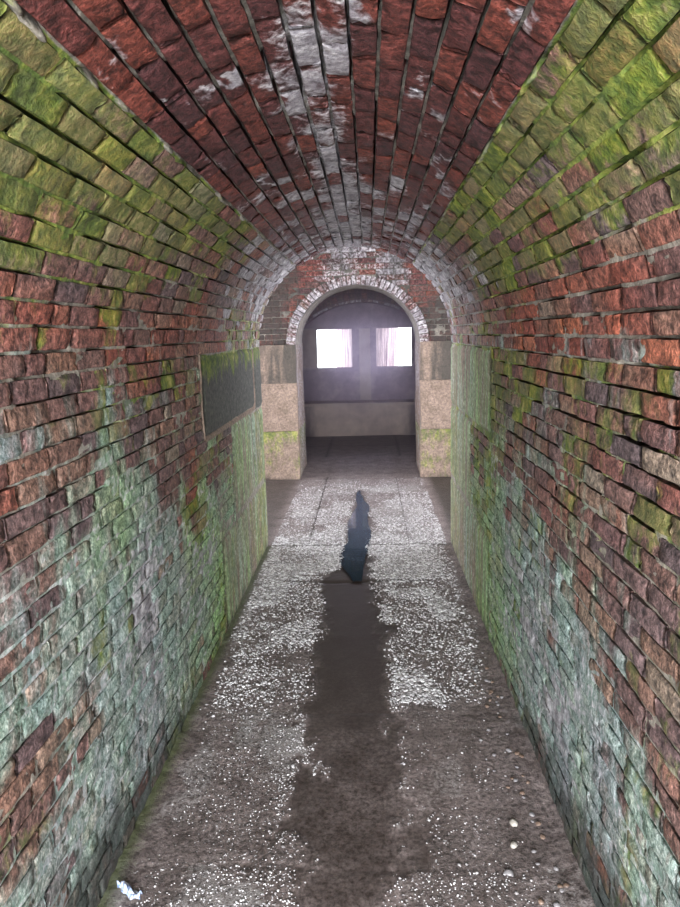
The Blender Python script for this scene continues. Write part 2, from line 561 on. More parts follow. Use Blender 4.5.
def slab_stone(name, parent, a, b, c, d, mapf, fieldf, mat, n0=.003, rough=.006, extra=None, step=.03, label=None):
    """a dressed block with worn, rounded arrises: a..b along, c..d across"""
    nu = max(6, int((b-a)/step)); nv = max(6, int((d-c)/step))
    U = np.linspace(0, 1, nu); V = np.linspace(0, 1, nv)
    U, V = np.meshgrid(U, V, indexing='ij')
    y = a+(b-a)*U; s = c+(d-c)*V
    de = np.minimum(np.minimum(U, 1-U)*(b-a), np.minimum(V, 1-V)*(d-c))
    n = n0+(fbm(s*14, y*14, 6.)-.5)*rough-.012*np.exp(-de/.006)
    y = y+(vn(s*30, y*30, 5)-.5)*.006*(de < .001)
    P = mapf(s, y, n).reshape(-1, 3)
    ring = np.array([i*nv for i in range(nu)]+[(nu-1)*nv+j for j in range(1, nv)]+[i*nv+nv-1 for i in range(nu-2, -1, -1)]+[j for j in range(nv-2, 0, -1)])
    S = mapf(s.ravel()[ring], y.ravel()[ring], np.full(len(ring), -.045))
    k = np.arange(len(ring)); k2 = (k+1) % len(ring)
    faces = np.concatenate([grid_faces(nu, nv), np.stack([ring[k], ring[k2], nu*nv+k2, nu*nv+k], 1)], 0)
    sv = np.concatenate([s.ravel(), s.ravel()[ring]]); yv = np.concatenate([y.ravel(), y.ravel()[ring]])
    F = fieldf(sv, yv)
    if extra:
        F = extra(sv, yv, F)
        F = [np.clip(q, 0, 1) for q in F]
    t = np.full(sv.shape, rng.random())
    o = mesh_obj(name, np.concatenate([P, S]), faces, mat, parent, pack(F, t, t))
    if label:
        o['label'] = label
    return o


def stone_fields(kind, flip):
    def f(s, y, F):
        z = s if not flip else sE-s
        st = fbm(y*16, z*1.2, 3.)
        if kind == 'slate':
            F[0] = .62*ss(z, 1.38, 1.60)+(st-.5)*.9*ss(z, 1.3, 1.5)
            F[1] = z*0+.10
            F[2] = .30*ss(z, 1.56, 1.61)
            F[3] = z*0
        else:
            F[0] = .30+.6*(st-.5)+.26*ss(y, 4.6, 5.3)-.25*ss(z, 1.1, 1.5)
            F[1] = .50+.7*(fbm(y*20, z*1.0, 9.)-.5)
            F[2] = z*0+.28+.5*(fbm(y*22, z*.9, 4.)-.5)
            F[3] = .12+.9*(fbm(y*18, z*.8, 5.)-.5)+.4*(1-ss(z, 0, .12))
        F[5] = z*0+.15
        return F
    return f


for k, (a, b, c, d, kd) in enumerate(STONES_L):
    slab_stone('slate_panel' if kd == 'slate' else 'jamb_stone', wall_left, a, b, c, d, map_tunnel, fields,
               M_SLATE if kd == 'slate' else M_STONE, n0=.004, extra=stone_fields(kd, False),
               label='dark slate panel set into the brickwork' if k == 0 else ('green-streaked dressed stone' if kd != 'slate' else 'small dark stone beside the slate panel'))
for (a, b, c, d, kd) in STONES_R:
    slab_stone('jamb_stone', wall_right, a, b, sE-d, sE-c, map_tunnel, fields, M_STONE, n0=.004,
               extra=stone_fields(kd, True), label='green-streaked dressed stone')
# pale pointing bands round the slate panel
for (a, b, c, d) in [(3.40, 3.44, 1.17, 1.625), (4.985, 5.035, 1.16, 1.61), (3.44, 5.0, 1.155, 1.19)]:
    slab_stone('pointing', wall_left, a, b, c, d, map_tunnel, fields, M_STONE, n0=.006, rough=.008, step=.015,
               extra=lambda s, y, F: [F[0]*0+.22, F[1]*0+.2, F[2]*0+.15, F[3]*0, F[4], F[5]*0])

# ------------------------------------------------------------------ plain masonry panels beyond the tunnel
YP0, YP1 = 5.36, 7.95          # cross passage
YR0, YR1 = 8.80, 11.45         # far room
YB = 11.90                     # back of the window recess
ZC = 2.95


def planar(axis_y, sign=-1):
    """s = height, y = world X, n towards the viewer"""
    def f(s, y, n):
        s, y, n = np.broadcast_arrays(s, y, n)
        return np.stack([y, axis_y+sign*n, s], -1)
    return f


def const_fields(fn):
    def f(s, y):
        s = np.asarray(s, float); y = np.asarray(y, float)
        return [np.clip(q, 0, 1) for q in fn(s, y)]+[np.zeros_like(s)+.01]
    return f


def box_mesh(x0, x1, y0, y1, z0, z1, step=.12, amp=.006):
    """closed box with a gridded, slightly uneven skin"""
    V = []; F = []
    off = 0
    for ax in range(3):
        for side in (0, 1):
            lo = [x0, y0, z0]; hi = [x1, y1, z1]
            a, b = [i for i in range(3) if i != ax]
            na = max(2, int((hi[a]-lo[a])/step)+1); nb = max(2, int((hi[b]-lo[b])/step)+1)
            A, B = np.meshgrid(np.linspace(lo[a], hi[a], na), np.linspace(lo[b], hi[b], nb), indexing='ij')
            P = np.zeros((na, nb, 3)); P[..., a] = A; P[..., b] = B; P[..., ax] = (hi if side else lo)[ax]
            V.append(P.reshape(-1, 3)); F.append(grid_faces(na, nb, off)); off += na*nb
    V = np.concatenate(V); F = np.concatenate(F)
    V = V+(np.stack([vn(V[:, 0]*5+q, V[:, 1]*5, V[:, 2]*5) for q in (0, 17, 31)], 1)-.5)*amp
    return V, F


def plain_obj(name, V, F, mat, parent=None, st=(0, 0, 0, 0), ti=(.3, .5, .1, .2), fn=None, smooth=False):
    n = len(V)
    S = np.tile(np.array(st, float), (n, 1)); T = np.tile(np.array(ti, float), (n, 1))
    if fn:
        S, T = fn(V, S, T)
    return mesh_obj(name, V, F, mat, parent, {'stain_glint': np.clip(S, 0, 1), 'tint': np.clip(T, 0, 1)}, smooth)


def arch_wall(x0, x1, z0, z1, ya, yb, cx, hw, spring, rise, zbase, cols=60):
    """wall slab ya..yb with an arched opening; top of opening z = spring + rise*sqrt(1-t^2)"""
    xs = np.concatenate([np.linspace(x0, cx-hw, 12)[:-1], cx+hw*np.sin(np.linspace(-math.pi/2, math.pi/2, cols)), np.linspace(cx+hw, x1, 12)[1:]])
    V = []; F = []

    def q(*p):
        i = len(V); V.extend(p); F.append([i, i+1, i+2, i+3])

    def top(x):
        t = (x-cx)/hw
        return spring+rise*math.sqrt(max(0, 1-t*t))
    for i in range(len(xs)-1):
        a, b = xs[i], xs[i+1]
        inside = (a+b)/2 > cx-hw and (a+b)/2 < cx+hw
        ba, bb = (top(a), top(b)) if inside else (z0, z0)
        m = 6
        for k in range(m):
            fa, fb = k/m, (k+1)/m
            for Y in (ya, yb):
                q((a, Y, ba+(z1-ba)*fa), (b, Y, bb+(z1-bb)*fa), (b, Y, bb+(z1-bb)*fb), (a, Y, ba+(z1-ba)*fb))
            if not inside:
                continue
        if inside:
            for k in range(4):
                y_a, y_b = ya+(yb-ya)*k/4, ya+(yb-ya)*(k+1)/4
                q((a, y_a, ba), (b, y_a, bb), (b, y_b, bb), (a, y_b, ba))
            if zbase > z0:
                for Y in (ya, yb):
                    q((a, Y, z0), (b, Y, z0), (b, Y, zbase), (a, Y, zbase))
                q((a, ya, zbase), (b, ya, zbase), (b, yb, zbase), (a, yb, zbase))
    for X in (cx-hw, cx+hw):
        for k in range(8):
            za, zb = zbase+(spring-zbase)*k/8, zbase+(spring-zbase)*(k+1)/8
            q((X, ya, za), (X, yb, za), (X, yb, zb), (X, ya, zb))
    for X in (x0, x1):
        q((X, ya, z0), (X, yb, z0), (X, yb, z1), (X, ya, z1))
    return np.array(V, float), np.array(F)


# tunnel side face of the cross passage
V, F = arch_wall(-2.7, 2.5, 0, ZC, YP0, YP0+.012, CX, RA+.03, ZS, RA+.03, 0)
structure(plain_obj('wall_passage_near', V, F, M_STONE, st=(.1, .1, .1, .1)))

# pier wall facing the tunnel
PCX, PHW, PSP, PRI = -.125, .725, 1.575, .675


def pier_stain(V, S, T):
    x, y, z = V.T
    n = fbm(x*3, z*3, y*2)
    S[:, 3] = .30*ss(z, 1.3, 1.8)+.4*(y < YP1+.02)*ss(z, 1.4, 1.6)+(n-.5)*.8
    S[:, 2] = .3*ss(np.abs(x+.12), 1.0, .5)*ss(z, 2.1, 2.4)+(n-.5)*.3
    return S, T


V, F = arch_wall(-2.7, 2.5, 0, ZC, YP1, YR0, PCX, PHW, PSP, PRI, 0)
wall_pier = structure(plain_obj('wall_piers', V, F, M_MORTAR, fn=pier_stain))


def pier_fields(s, y):
    n = fbm(s*3.2, y*3.2, 2.)
    nn = fbm(s*9, y*9, 5.)
    w = .47*ss(s, 2.10, 2.38)*(1-ss(np.abs(y+.10), .45, .85))+(n-.5)*.5
    w = w+.35*np.exp(-((y+.98)/.06)**2)*(nn-.2)
    d = .44+.30*ss(np.abs(y+.12), .60, 1.05)+(n-.5)*.8
    return [s*0, s*0, w, d, .0+(nn-.5)*.5, s*0+.15]


pf = const_fields(pier_fields)
cs = []
hh = .0635
zz = 1.585
k = 0
while zz < ZC-.02:
    holes = []
    zm = zz+hh/2
    t = (zm-PSP)/(PRI+.10)
    if t < 1:
        wv = (PHW+.10)*math.sqrt(max(0, 1-t*t))
        holes = [(PCX-wv, PCX+wv)]
    sp = []
    pos = -1.9
    segs = [(-1.9, holes[0][0]), (holes[0][1], 1.7)] if holes else [(-1.9, 1.7)]
    for a, b in segs:
        p = a
        L = .2*(.5 if k % 2 else 1)
        while p < b-.02:
            q = min(b, p+L)
            sp.append((p+.003, q-.003)); p = q; L = .2
    cs.append((zz+.003, zz+hh-.003, sp))
    zz += hh; k += 1
CROWN[0] = .85
brick_field('bricks', cs, planar(YP1), pf, M_BRICK, wall_pier, proud=.006, vary=.45)


# brick ring round the inner arch
def ring_map(s, y, n):
    """s = radial distance outwards, y = angle, n towards viewer"""
    s, y, n = np.broadcast_arrays(s, y, n)
    return np.stack([PCX+(PHW+s)*np.cos(y), YP1-n, PSP+(PRI+s)*np.sin(y)], -1)


CROWN[0] = .3
rf = const_fields(lambda s, y: [s*0, s*0+.1, .56+.4*(fbm(y*6, s*9, 3.)-.5)+s*0, s*0+.05, s*0+.1, s*0+.2])
NR = 44
rb = [(-.004, .098, [(math.pi*i/NR+.006, math.pi*(i+1)/NR-.006) for i in range(NR)])]
brick_field('arch_ring', rb, ring_map, rf, M_BRICK, wall_pier, proud=.022, vary=.35)['label'] = 'pale brick ring round the inner arch'


CROWN[0] = 0.0
# dressed blocks of the two piers
def pier_block(x0, x1, z0, z1, zone):
    V, F = box_mesh(x0, x1, YP1-.03, YR0, z0, z1, .05, .014)

    def fn(V, S, T):
        x, y, z = V.T
        n = fbm(x*5, z*5, y*3)
        front = y < YP1+.05
        if zone == 'top':
            S[:, 3] = np.where(front, .60, .1)+(fbm(x*9, z*2, 1.)-.5)*1.0
            S[:, 2] = .15*(x > -1)
        if zone == 'mid':
            S[:, 3] = .12+(n-.5)*.6
        if zone == 'low':
            S[:, 0] = .32+.3*ss(z, .25, .55)+(n-.5)*.7
            S[:, 3] = .15+.35*(1-ss(z, 0, .1))
        S[:, 2] = np.where(front, S[:, 2], .42+(n-.5)*.4)
        return S, T
    return plain_obj('pier_stone', V, F, M_STONE, wall_pier, fn=fn, smooth=False)


for (z0, z1, zn) in [(0.0, .575, 'low'), (.580, 1.145, 'mid'), (1.150, 1.585, 'top')]:
    pier_block(-1.62, PCX-PHW+.006, z0, z1, zn)
    pier_block(PCX+PHW-.006, 1.38, z0, z1, zn)

# shell of the cross passage and of the far room
ceil2 = structure(plain_obj('ceiling_passage', *box_mesh(-2.7, 2.5, YP0, YR1+.4, ZC, ZC+.1, .25), M_MORTAR, st=(0, .1, .2, .3)))


def room_stain(V, S, T):
    x, y, z = V.T
    n = fbm(x*2.5+4, z*2.5, y*2)
    S[:, 2] = .25+(n-.5)*.7
    S[:, 3] = .30+(fbm(x*4, z*1.5, y*3)-.5)*.9
    return S, T


def purple(name, lo, hi):
    t = NT(name)
    moss, film, white, dark = t.attr('stain_glint')
    nm = t.noise(5, 6, .6)
    nf = t.noise(40, 5, .6)
    st = t.noise(10, 5, .6, t.scale(1, 1, .25))
    col = t.ramp(nm, [(.3, lo), (.7, hi)])
    col = t.mix(t.layer(white, nm, 1.0, 2.5), col, (.50, .44, .42))
    col = t.mix(t.math('MULTIPLY', t.layer(dark, st, 1.0, 2.5), .7), col, (.05, .04, .055))
    t.bump(nf, .006, .8)
    return t.out(col, .7, .3)


M_ROOM = purple('violet_glow_stone', (.20, .145, .20), (.40, .30, .37))  # violet glow of the windows is put into the room's wall colours
M_VAULT = purple('violet_glow_brick', (.085, .04, .07), (.19, .10, .145))
M_TAN = purple('tan_stone', (.34, .26, .25), (.60, .48, .43))

structure(plain_obj('wall_room_left', *box_mesh(-2.05, -1.95, YR0, YR1+.02, -.06, ZC, .2), M_ROOM, st=(0, 0, .1, .3)))
structure(plain_obj('wall_room_right', *box_mesh(1.75, 1.85, YR0, YR1+.02, -.06, ZC, .2), M_ROOM, st=(0, 0, .1, .3)))

# far wall of the room: segmental arch over the window recess
RX, RH, RAP = -.10, 1.34, 2.205
RR = 1.475


def seg_top(x):
    return RAP-RR+math.sqrt(max(0, RR*RR-(x-RX)**2))


V = []; F = []


def q4(*p):
    i = len(V); V.extend(p); F.append([i, i+1, i+2, i+3])


xs = list(np.linspace(-1.95, RX-RH, 6))+list(np.linspace(RX-RH, RX+RH, 49)[1:])+list(np.linspace(RX+RH, 1.75, 6)[1:])
for a, b in zip(xs[:-1], xs[1:]):
    ins = RX-RH < (a+b)/2 < RX+RH
    ba, bb = (seg_top(a), seg_top(b)) if ins else (0, 0)
    for m in range(6):
        f0, f1 = m/6, (m+1)/6
        q4((a, YR1, ba+(ZC-ba)*f0), (b, YR1, bb+(ZC-bb)*f0), (b, YR1, bb+(ZC-bb)*f1), (a, YR1, ba+(ZC-ba)*f1))
    if ins:
        q4((a, YR1, ba), (b, YR1, bb), (b, YB, bb), (a, YB, ba))
for X in (RX-RH, RX+RH):
    q4((X, YR1, 0), (X, YB, 0), (X, YB, seg_top(X)), (X, YR1, seg_top(X)))
wall_far = structure(plain_obj('wall_far', np.array(V), np.array(F), M_VAULT, fn=lambda V, S, T: (S, T)))

# thin ring of headers following the segmental arch
a0 = math.asin(RH/RR)
NR2 = 36


def seg_map(s, y, n):
    s, y, n = np.broadcast_arrays(s, y, n)
    return np.stack([RX+(RR+s)*np.sin(y), YR1-n, RAP-RR+(RR+s)*np.cos(y)], -1)


sf = const_fields(lambda s, y: [s*0, s*0, .65+.5*(fbm(y*9, s*9, 3.)-.5)+s*0, s*0, s*0, s*0+.1])
brick_field('arch_ring', [(0.0, .035, [(-a0+2*a0*i/NR2+.003, -a0+2*a0*(i+1)/NR2-.003) for i in range(NR2)])], seg_map, sf, M_BRICK, wall_far, proud=.015)
sf2 = const_fields(lambda s, y: [s*0, s*0, .02+.5*(fbm(y*9, s*9, 3.)-.5)+s*0, s*0+.42, s*0, s*0+.1])
brick_field('arch_bricks', [(.045, .15, [(-a0+2*a0*i/NR2+.004, -a0+2*a0*(i+1)/NR2-.004) for i in range(NR2)]),
                            (.16, .265, [(-a0+2*a0*i/NR2+.004, -a0+2*a0*(i+1)/NR2-.004) for i in range(NR2)])], seg_map, sf2, M_BRICK, wall_far, proud=.010)

# bench under the windows
bench = structure(plain_obj('trim_1', *box_mesh(RX-RH, RX+RH, YR1-.02, YB, -.06, .50, .06, .012), M_TAN, fn=lambda V, S, T: (
    np.stack([S[:, 0], S[:, 1], .1+S[:, 2], .62*ss(np.abs(V[:, 0]+.15), .55, .95)+.1*ss(V[:, 2], .2, 0)], 1), T)))
plain_obj('ledge', *box_mesh(RX-RH, RX+RH, YR1-.05, YB, .50, .545, .05, .012), M_TAN, bench, st=(0, 0, .35, .1))

# recess wall with the two embrasures
WL = (-.885, -.280); WR = (.140, .745); WZ = (1.125, 1.775)
recess_st = lambda V, S, T: (np.stack([S[:, 0], S[:, 1],
    .30+.32*np.exp(-((V[:, 0]+.06)/.10)**2)*ss(V[:, 2], 1.75, 1.5)+.35*(V[:, 0] < -.89)*(V[:, 2] > 1.1)*(V[:, 2] < 1.8)+(fbm(V[:, 0]*7, V[:, 2]*5, 1.)-.5)*.35,
    .08+(fbm(V[:, 0]*5, V[:, 2]*2, 5.)-.5)*.8], 1), T)
Vs = []; Fs = []; off = 0
for (a, b, c, d) in [(RX-RH, WL[0], .5, 2.3), (WL[0], WL[1], .5, WZ[0]), (WL[0], WL[1], WZ[1], 2.3), (WL[1], WR[0], .5, 2.3),
                     (WR[0], WR[1], .5, WZ[0]), (WR[0], WR[1], WZ[1], 2.3), (WR[1], RX+RH, .5, 2.3)]:
    na, nb = max(3, int((b-a)/.04)), max(3, int((d-c)/.04))
    A, B = np.meshgrid(np.linspace(a, b, na), np.linspace(c, d, nb), indexing='ij')
    Vs.append(np.stack([A, A*0+YB, B], -1).reshape(-1, 3)); Fs.append(grid_faces(na, nb, off)); off += na*nb
recess = structure(plain_obj('wall_recess', np.concatenate(Vs), np.concatenate(Fs), M_ROOM, fn=recess_st))


def raised(x0, x1, z0, z1, mat, n=.02, st=(0, 0, .2, .2), name='stone_block'):
    return plain_obj(name, *box_mesh(x0, x1, YB-n, YB+.02, z0, z1, .03, .008), mat, recess, st=st)


# centre post of rough stone between the windows, lintel and sill blocks
raised(-.155, .035, .56, 1.78, M_TAN, .022, (0, 0, .55, .15), 'centre_post')
raised(-.20, .06, 1.80, 2.19, M_ROOM, .03, (0, 0, .2, .2))
raised(-1.40, -.22, 1.80, 2.12, M_ROOM, .018, (0, 0, .15, .2))
raised(.08, 1.2, 1.80, 2.12, M_ROOM, .018, (0, 0, .15, .3))
raised(-1.40, -.90, 1.135, 1.775, M_TAN, .010, (0, 0, .35, .0))

for wi, (w, xo) in enumerate([(WL, (-1.75, -.60)), (WR, (.555, 1.62))]):
    YO = 12.75
    V = []; F = []
    zo = (WZ[0]-.05, WZ[1]+.05)
    NS = 10

    def lerp(a, b, t):
        return a+(b-a)*t

    def strip(p00, p01, p10, p11, nn=12):
        """patch between near edge p00-p01 and far edge p10-p11"""
        base = len(V)
        for i in range(nn+1):
            for j in range(nn+1):
                u, v = i/nn, j/nn
                P = [lerp(lerp(p00[k], p01[k], v), lerp(p10[k], p11[k], v), u) for k in range(3)]
                V.append(P)
        for i in range(nn):
            for j in range(nn):
                a = base+i*(nn+1)+j
                F.append([a, a+nn+1, a+nn+2, a+1])
    strip((w[0], YB, WZ[0]), (w[0], YB, WZ[1]), (xo[0], YO, zo[0]), (xo[0], YO, zo[1]))
    strip((w[1], YB, WZ[0]), (w[1], YB, WZ[1]), (xo[1], YO, zo[0]), (xo[1], YO, zo[1]))
    strip((w[0], YB, WZ[0]), (w[1], YB, WZ[0]), (xo[0], YO, zo[0]), (xo[1], YO, zo[0]))
    strip((w[0], YB, WZ[1]), (w[1], YB, WZ[1]), (xo[0], YO, zo[1]), (xo[1], YO, zo[1]))
    V = np.array(V)
    V = V+(np.stack([vn(V[:, 0]*12+q_, V[:, 1]*12, V[:, 2]*6) for q_ in (0, 9, 5)], 1)-.5)*.012*(V[:, 1:2] > YB+.01)
    M_REV = bpy.data.materials.get('limestone_reveal')
    if M_REV is None:
        t = NT('limestone_reveal')
        st = t.noise(16, 5, .6, t.scale(1.2, 1.2, .12))
        t.bump(t.noise(30, 5), .008)
        M_REV = t.out(t.ramp(st, [(.40, (.10, .06, .035)), (.48, (.34, .27, .20)), (.60, (.55, .50, .44))]), .8, .2)
    structure(plain_obj('window_%d' % (wi+1), V, np.array(F), M_REV))

# ------------------------------------------------------------------ scattering volume added for the lens glow round the windows
hz = bpy.data.materials.new('lens_glow_volume')
hz.use_nodes = True
ht = hz.node_tree
ht.nodes.remove(ht.nodes['Principled BSDF'])
vs_ = ht.nodes.new('ShaderNodeVolumeScatter')
vs_.inputs['Color'].default_value = (.90, .84, 1.0, 1)
vs_.inputs['Density'].default_value = .12
vs_.inputs['Anisotropy'].default_value = .35
ht.links.new(vs_.outputs[0], ht.nodes['Material Output'].inputs['Volume'])
V, F = box_mesh(-1.9, 1.7, YR0+.03, YR1-.1, .06, ZC-.1, 9, 0)
o = mesh_obj('lens_glow', V, F, hz, smooth=False)
tag(o, 'faint violet volume added to the far room for the lens glow round the windows', 'lens_glow', kind='stuff')

# ------------------------------------------------------------------ floor
def floor_mat():
    t = NT('wet_paving')
    wet, pale, moss, dark = t.attr('floor')
    nf = t.noise(60, 6, .7)
    nm = t.noise(7, 5, .6)
    nl = t.noise(160, 4, .7)
    col = t.ramp(nm, [(.3, (.105, .082, .078)), (.7, (.25, .205, .20))])
    col = t.mix(1.0, col, t.ramp(nf, [(.36, (.35, .35, .35)), (.64, (1.7, 1.7, 1.7))]), 'MULTIPLY')
    cp = t.layer(pale, nf, 1.2, 4.0)
    col = t.mix(t.math('MULTIPLY', cp, .75), col, t.ramp(nl, [(.35, (.17, .155, .15)), (.65, (.52, .50, .50))]))
    col = t.mix(t.math('MULTIPLY', t.layer(moss, nf, 1.0, 3), .8), col, (.07, .095, .03))
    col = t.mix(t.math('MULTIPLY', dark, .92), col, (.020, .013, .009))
    rough = t.math('MULTIPLY_ADD', wet, -.16, .48, clamp=True)
    rough = t.math('MULTIPLY_ADD', nf, .12, rough)
    h = t.math('MULTIPLY', t.math('MULTIPLY_ADD', nl, .7, nf), t.math('MULTIPLY_ADD', wet, -.92, 1.0, clamp=True))
    t.bump(h, .010, 1.0)
    return t.out(col, rough, .55)


M_FLOOR = floor_mat()


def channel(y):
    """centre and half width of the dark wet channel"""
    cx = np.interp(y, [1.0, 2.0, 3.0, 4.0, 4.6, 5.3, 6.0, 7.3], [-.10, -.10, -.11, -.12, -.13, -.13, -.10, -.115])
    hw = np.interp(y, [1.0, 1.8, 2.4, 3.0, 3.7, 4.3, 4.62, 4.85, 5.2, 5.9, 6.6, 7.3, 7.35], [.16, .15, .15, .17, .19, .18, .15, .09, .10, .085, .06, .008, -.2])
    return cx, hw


def warp(x, y):
    return (1+1.3*(1-ss(y, 2.4, 3.1)))*((fbm(x*7, y*4, 3.)-.5)*.26+(fbm(x*25, y*16, 5.)-.5)*.12)*(1-.65*ss(y, 4.6, 5.0))*(1-ss(y, 6.6, 7.2))


def grain_density(x, y):
    cx, hw = channel(y)
    hw = hw+warp(x, y)
    out = ss(np.abs(x-cx)-hw, -.02, .05)
    y0_ = y
    y = y+(fbm(x*6, y*4, 21.)-.5)*.8*ss(y, 2.3, 2.7)*(1-ss(y, 3.2, 3.6))
    # grains densest where the glints lie, in the middle stretch, thinning towards the camera
    lf = np.interp(y, [1.2, 1.8, 2.2, 2.75, 2.85, 3.2, 3.6, 4.4, 5.3, 6.2, 7.5, 8.2], [.15, .17, .20, .24, .34, .42, .62, .95, .95, .60, .28, .03])
    rt = np.interp(y, [1.2, 1.8, 2.2, 2.80, 2.9, 3.2, 3.6, 4.4, 5.3, 6.2, 7.5, 8.2], [.08, .09, .09, .10, .80, .85, .85, .95, .95, .60, .28, .03])
    d = np.where(x < cx, lf, rt)
    n = fbm(x*4.5, y*3.0, 6.)
    d = d*np.clip(.35+1.5*ss(n, .38, .56), 0, 1)
    # bare wet hollows
    for (bx, by, rx, ry, a) in [(-.42, 3.35, .22, .14, .9), (-.58, 3.9, .16, .10, .5), (.22, 4.42, .14, .07, 1.0), (.05, 4.15, .13, .12, .8), (-.35, 4.62, .25, .03, .8), (.35, 3.3, .16, .10, .7)]:
        d = d*(1-a*np.exp(-((x-bx)/rx)**2-((y-by)/ry)**2))
    d = d+.35*blob(x, y, .06, 2.45, .06, .25)+.28*blob(x, y, .17, 2.12, .12, .07)+.3*blob(x, y, -.30, 2.3, .09, .3)+.22*blob(x, y, -.45, 2.65, .2, .1)
    d = d+.25*ss(y, 1.98, 1.90)*(np.abs(x+.1) > .12)
    d = d*(1-.5*ss(x, .42, .55)*(y < 5.3))
    return np.clip(d*out*(1-.95*joints(x, y0_)), 0, 1)


def joints(x, y):
    j = np.zeros_like(x)
    for (yy, a, b, w) in [(5.33, -.9, .75, .022), (4.52, -.62, .42, .020), (2.84, -.75, .6, .008), (6.18, -.9, .7, .008), (7.9, -1.2, .9, .008), (1.93, -.8, .6, .008), (7.05, -.9, .7, .006)]:
        wob = yy+(vn(x*7, 3., yy)-.5)*.03
        j = np.maximum(j, np.exp(-((y-wob)/w)**2)*(x > a)*(x < b))
    for (xx, a, b) in [(-.52, 5.33, 8.0), (-.11, 5.33, 9.4), (.305, 5.33, 8.0)]:
        j = np.maximum(j, np.exp(-((x-xx)/.006)**2)*(y > a)*(y < b))
    return j


def floor_grid(x0, x1, y0, y1, sx, sy, zoff=0.0, fn=None):
    nx, ny = int((x1-x0)/sx)+1, int((y1-y0)/sy)+1
    X, Y = np.meshgrid(np.linspace(x0, x1, nx), np.linspace(y0, y1, ny), indexing='ij')
    g = grain_density(X, Y)
    cx, hw = channel(Y)
    ch = 1-ss(np.abs(X-cx)-hw-warp(X, Y), -.05, .07)
    near = 1-ss(Y, 2.75, 2.95)
    broad = near*(1-ss(np.abs(X-.0), .30, .50))
    n = fbm(X*3, Y*3, 2.)
    j = joints(X, Y)
    rough = (fbm(X*60, Y*60, 4., 3)-.5)
    edge = np.exp(-(X-XL)/.06)+np.exp(-(XR-X)/.08) if y0 < 5 else 0*X
    Z = zoff+rough*.010*(1-ch)*(1-.6*broad)+(n-.5)*.010-.006*ch-.012*j*np.where(Y < 3.5, .25, 1)+edge*.016*(fbm(X*20, Y*20, 1.)+.2)
    wet = np.clip(.95*ch+.55*broad*ss(n, .35, .6)+.35*near, 0, 1)*(Y < 8)
    if fn:
        pale, moss, dark = fn(X, Y, g, ch, n)
    else:
        pale = .10+.45*g+(n-.5)*.35+.27*ss(fbm(X*7, Y*4.5, 11.), .48, .66)*near
        pale = pale*(1-ch)
        moss = edge*.55*(X < 0)+edge*.3
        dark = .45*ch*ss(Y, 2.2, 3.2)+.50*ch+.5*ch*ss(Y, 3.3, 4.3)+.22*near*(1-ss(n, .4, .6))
    dark = np.maximum(dark, j*.8*(Y > 4))
    pale = np.where((Y < 4) & (j > .3), pale+.2, pale)
    A = np.stack([np.clip(q_, 0, 1) for q_ in (wet+0*X, pale+0*X, moss+0*X, dark+0*X)], -1).reshape(-1, 4)
    P = np.stack([X, Y, Z], -1).reshape(-1, 3)
    return P, grid_faces(nx, ny), A


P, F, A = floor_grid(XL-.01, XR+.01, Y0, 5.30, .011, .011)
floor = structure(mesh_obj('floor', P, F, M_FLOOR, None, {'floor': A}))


def far_fn(X, Y, g, ch, n):
    band = (1-ss(np.abs(X+.12), .55, .80))
    pale = (.30+.35*g+(n-.5)*.9)*band*(1-ss(Y, 7.4, 8.9)*.55)+.15*(1-band)
    return pale*(1-ch), 0*X, .5*ch+.75*(1-ss(X, -.95, -.78))+.95*ss(X, .62, .74)  # shade of the side gaps painted dark on the floor beyond the tunnel walls


P, F, A = floor_grid(-2.7, 2.5, 5.30, 9.40, .02, .02, fn=far_fn)
fp = structure(mesh_obj('floor_passage', P, F, M_FLOOR, None, {'floor': A}))
P, F, A = floor_grid(-2.1, 1.9, 9.38, YR1+.3, .04, .04, zoff=-.012,
                     fn=lambda X, Y, g, ch, n: (.05+(n-.5)*.7, 0*X, .25+.9*(np.exp(-((X+.62)/.02)**2)+np.exp(-((X-.42)/.02)**2)+np.exp(-((Y-10.4)/.02)**2))))
fr = structure(mesh_obj('floor_room', P, F, M_FLOOR, None, {'floor': A}))


# ------------------------------------------------------------------ wet grains on the paving, window glints painted pale
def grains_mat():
    t = NT('wet_glint_grains')
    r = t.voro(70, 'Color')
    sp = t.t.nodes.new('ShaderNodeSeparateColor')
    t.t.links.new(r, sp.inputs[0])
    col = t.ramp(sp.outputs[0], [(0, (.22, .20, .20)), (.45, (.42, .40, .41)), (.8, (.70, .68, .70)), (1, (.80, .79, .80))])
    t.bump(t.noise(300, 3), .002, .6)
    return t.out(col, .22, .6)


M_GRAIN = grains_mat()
_ph = (1+5**.5)/2
ICO_V = np.array([(-1, _ph, 0), (1, _ph, 0), (-1, -_ph, 0), (1, -_ph, 0), (0, -1, _ph), (0, 1, _ph), (0, -1, -_ph), (0, 1, -_ph), (_ph, 0, -1), (_ph, 0, 1), (-_ph, 0, -1), (-_ph, 0, 1)], float)
ICO_V /= np.linalg.norm(ICO_V[0])
ICO_F = np.array([(0, 11, 5), (0, 5, 1), (0, 1, 7), (0, 7, 10), (0, 10, 11), (1, 5, 9), (5, 11, 4), (11, 10, 2), (10, 7, 6), (7, 1, 8), (3, 9, 4), (3, 4, 2), (3, 2, 6), (3, 6, 8), (3, 8, 9), (4, 9, 5), (2, 4, 11), (6, 2, 10), (8, 6, 7), (9, 8, 1)])

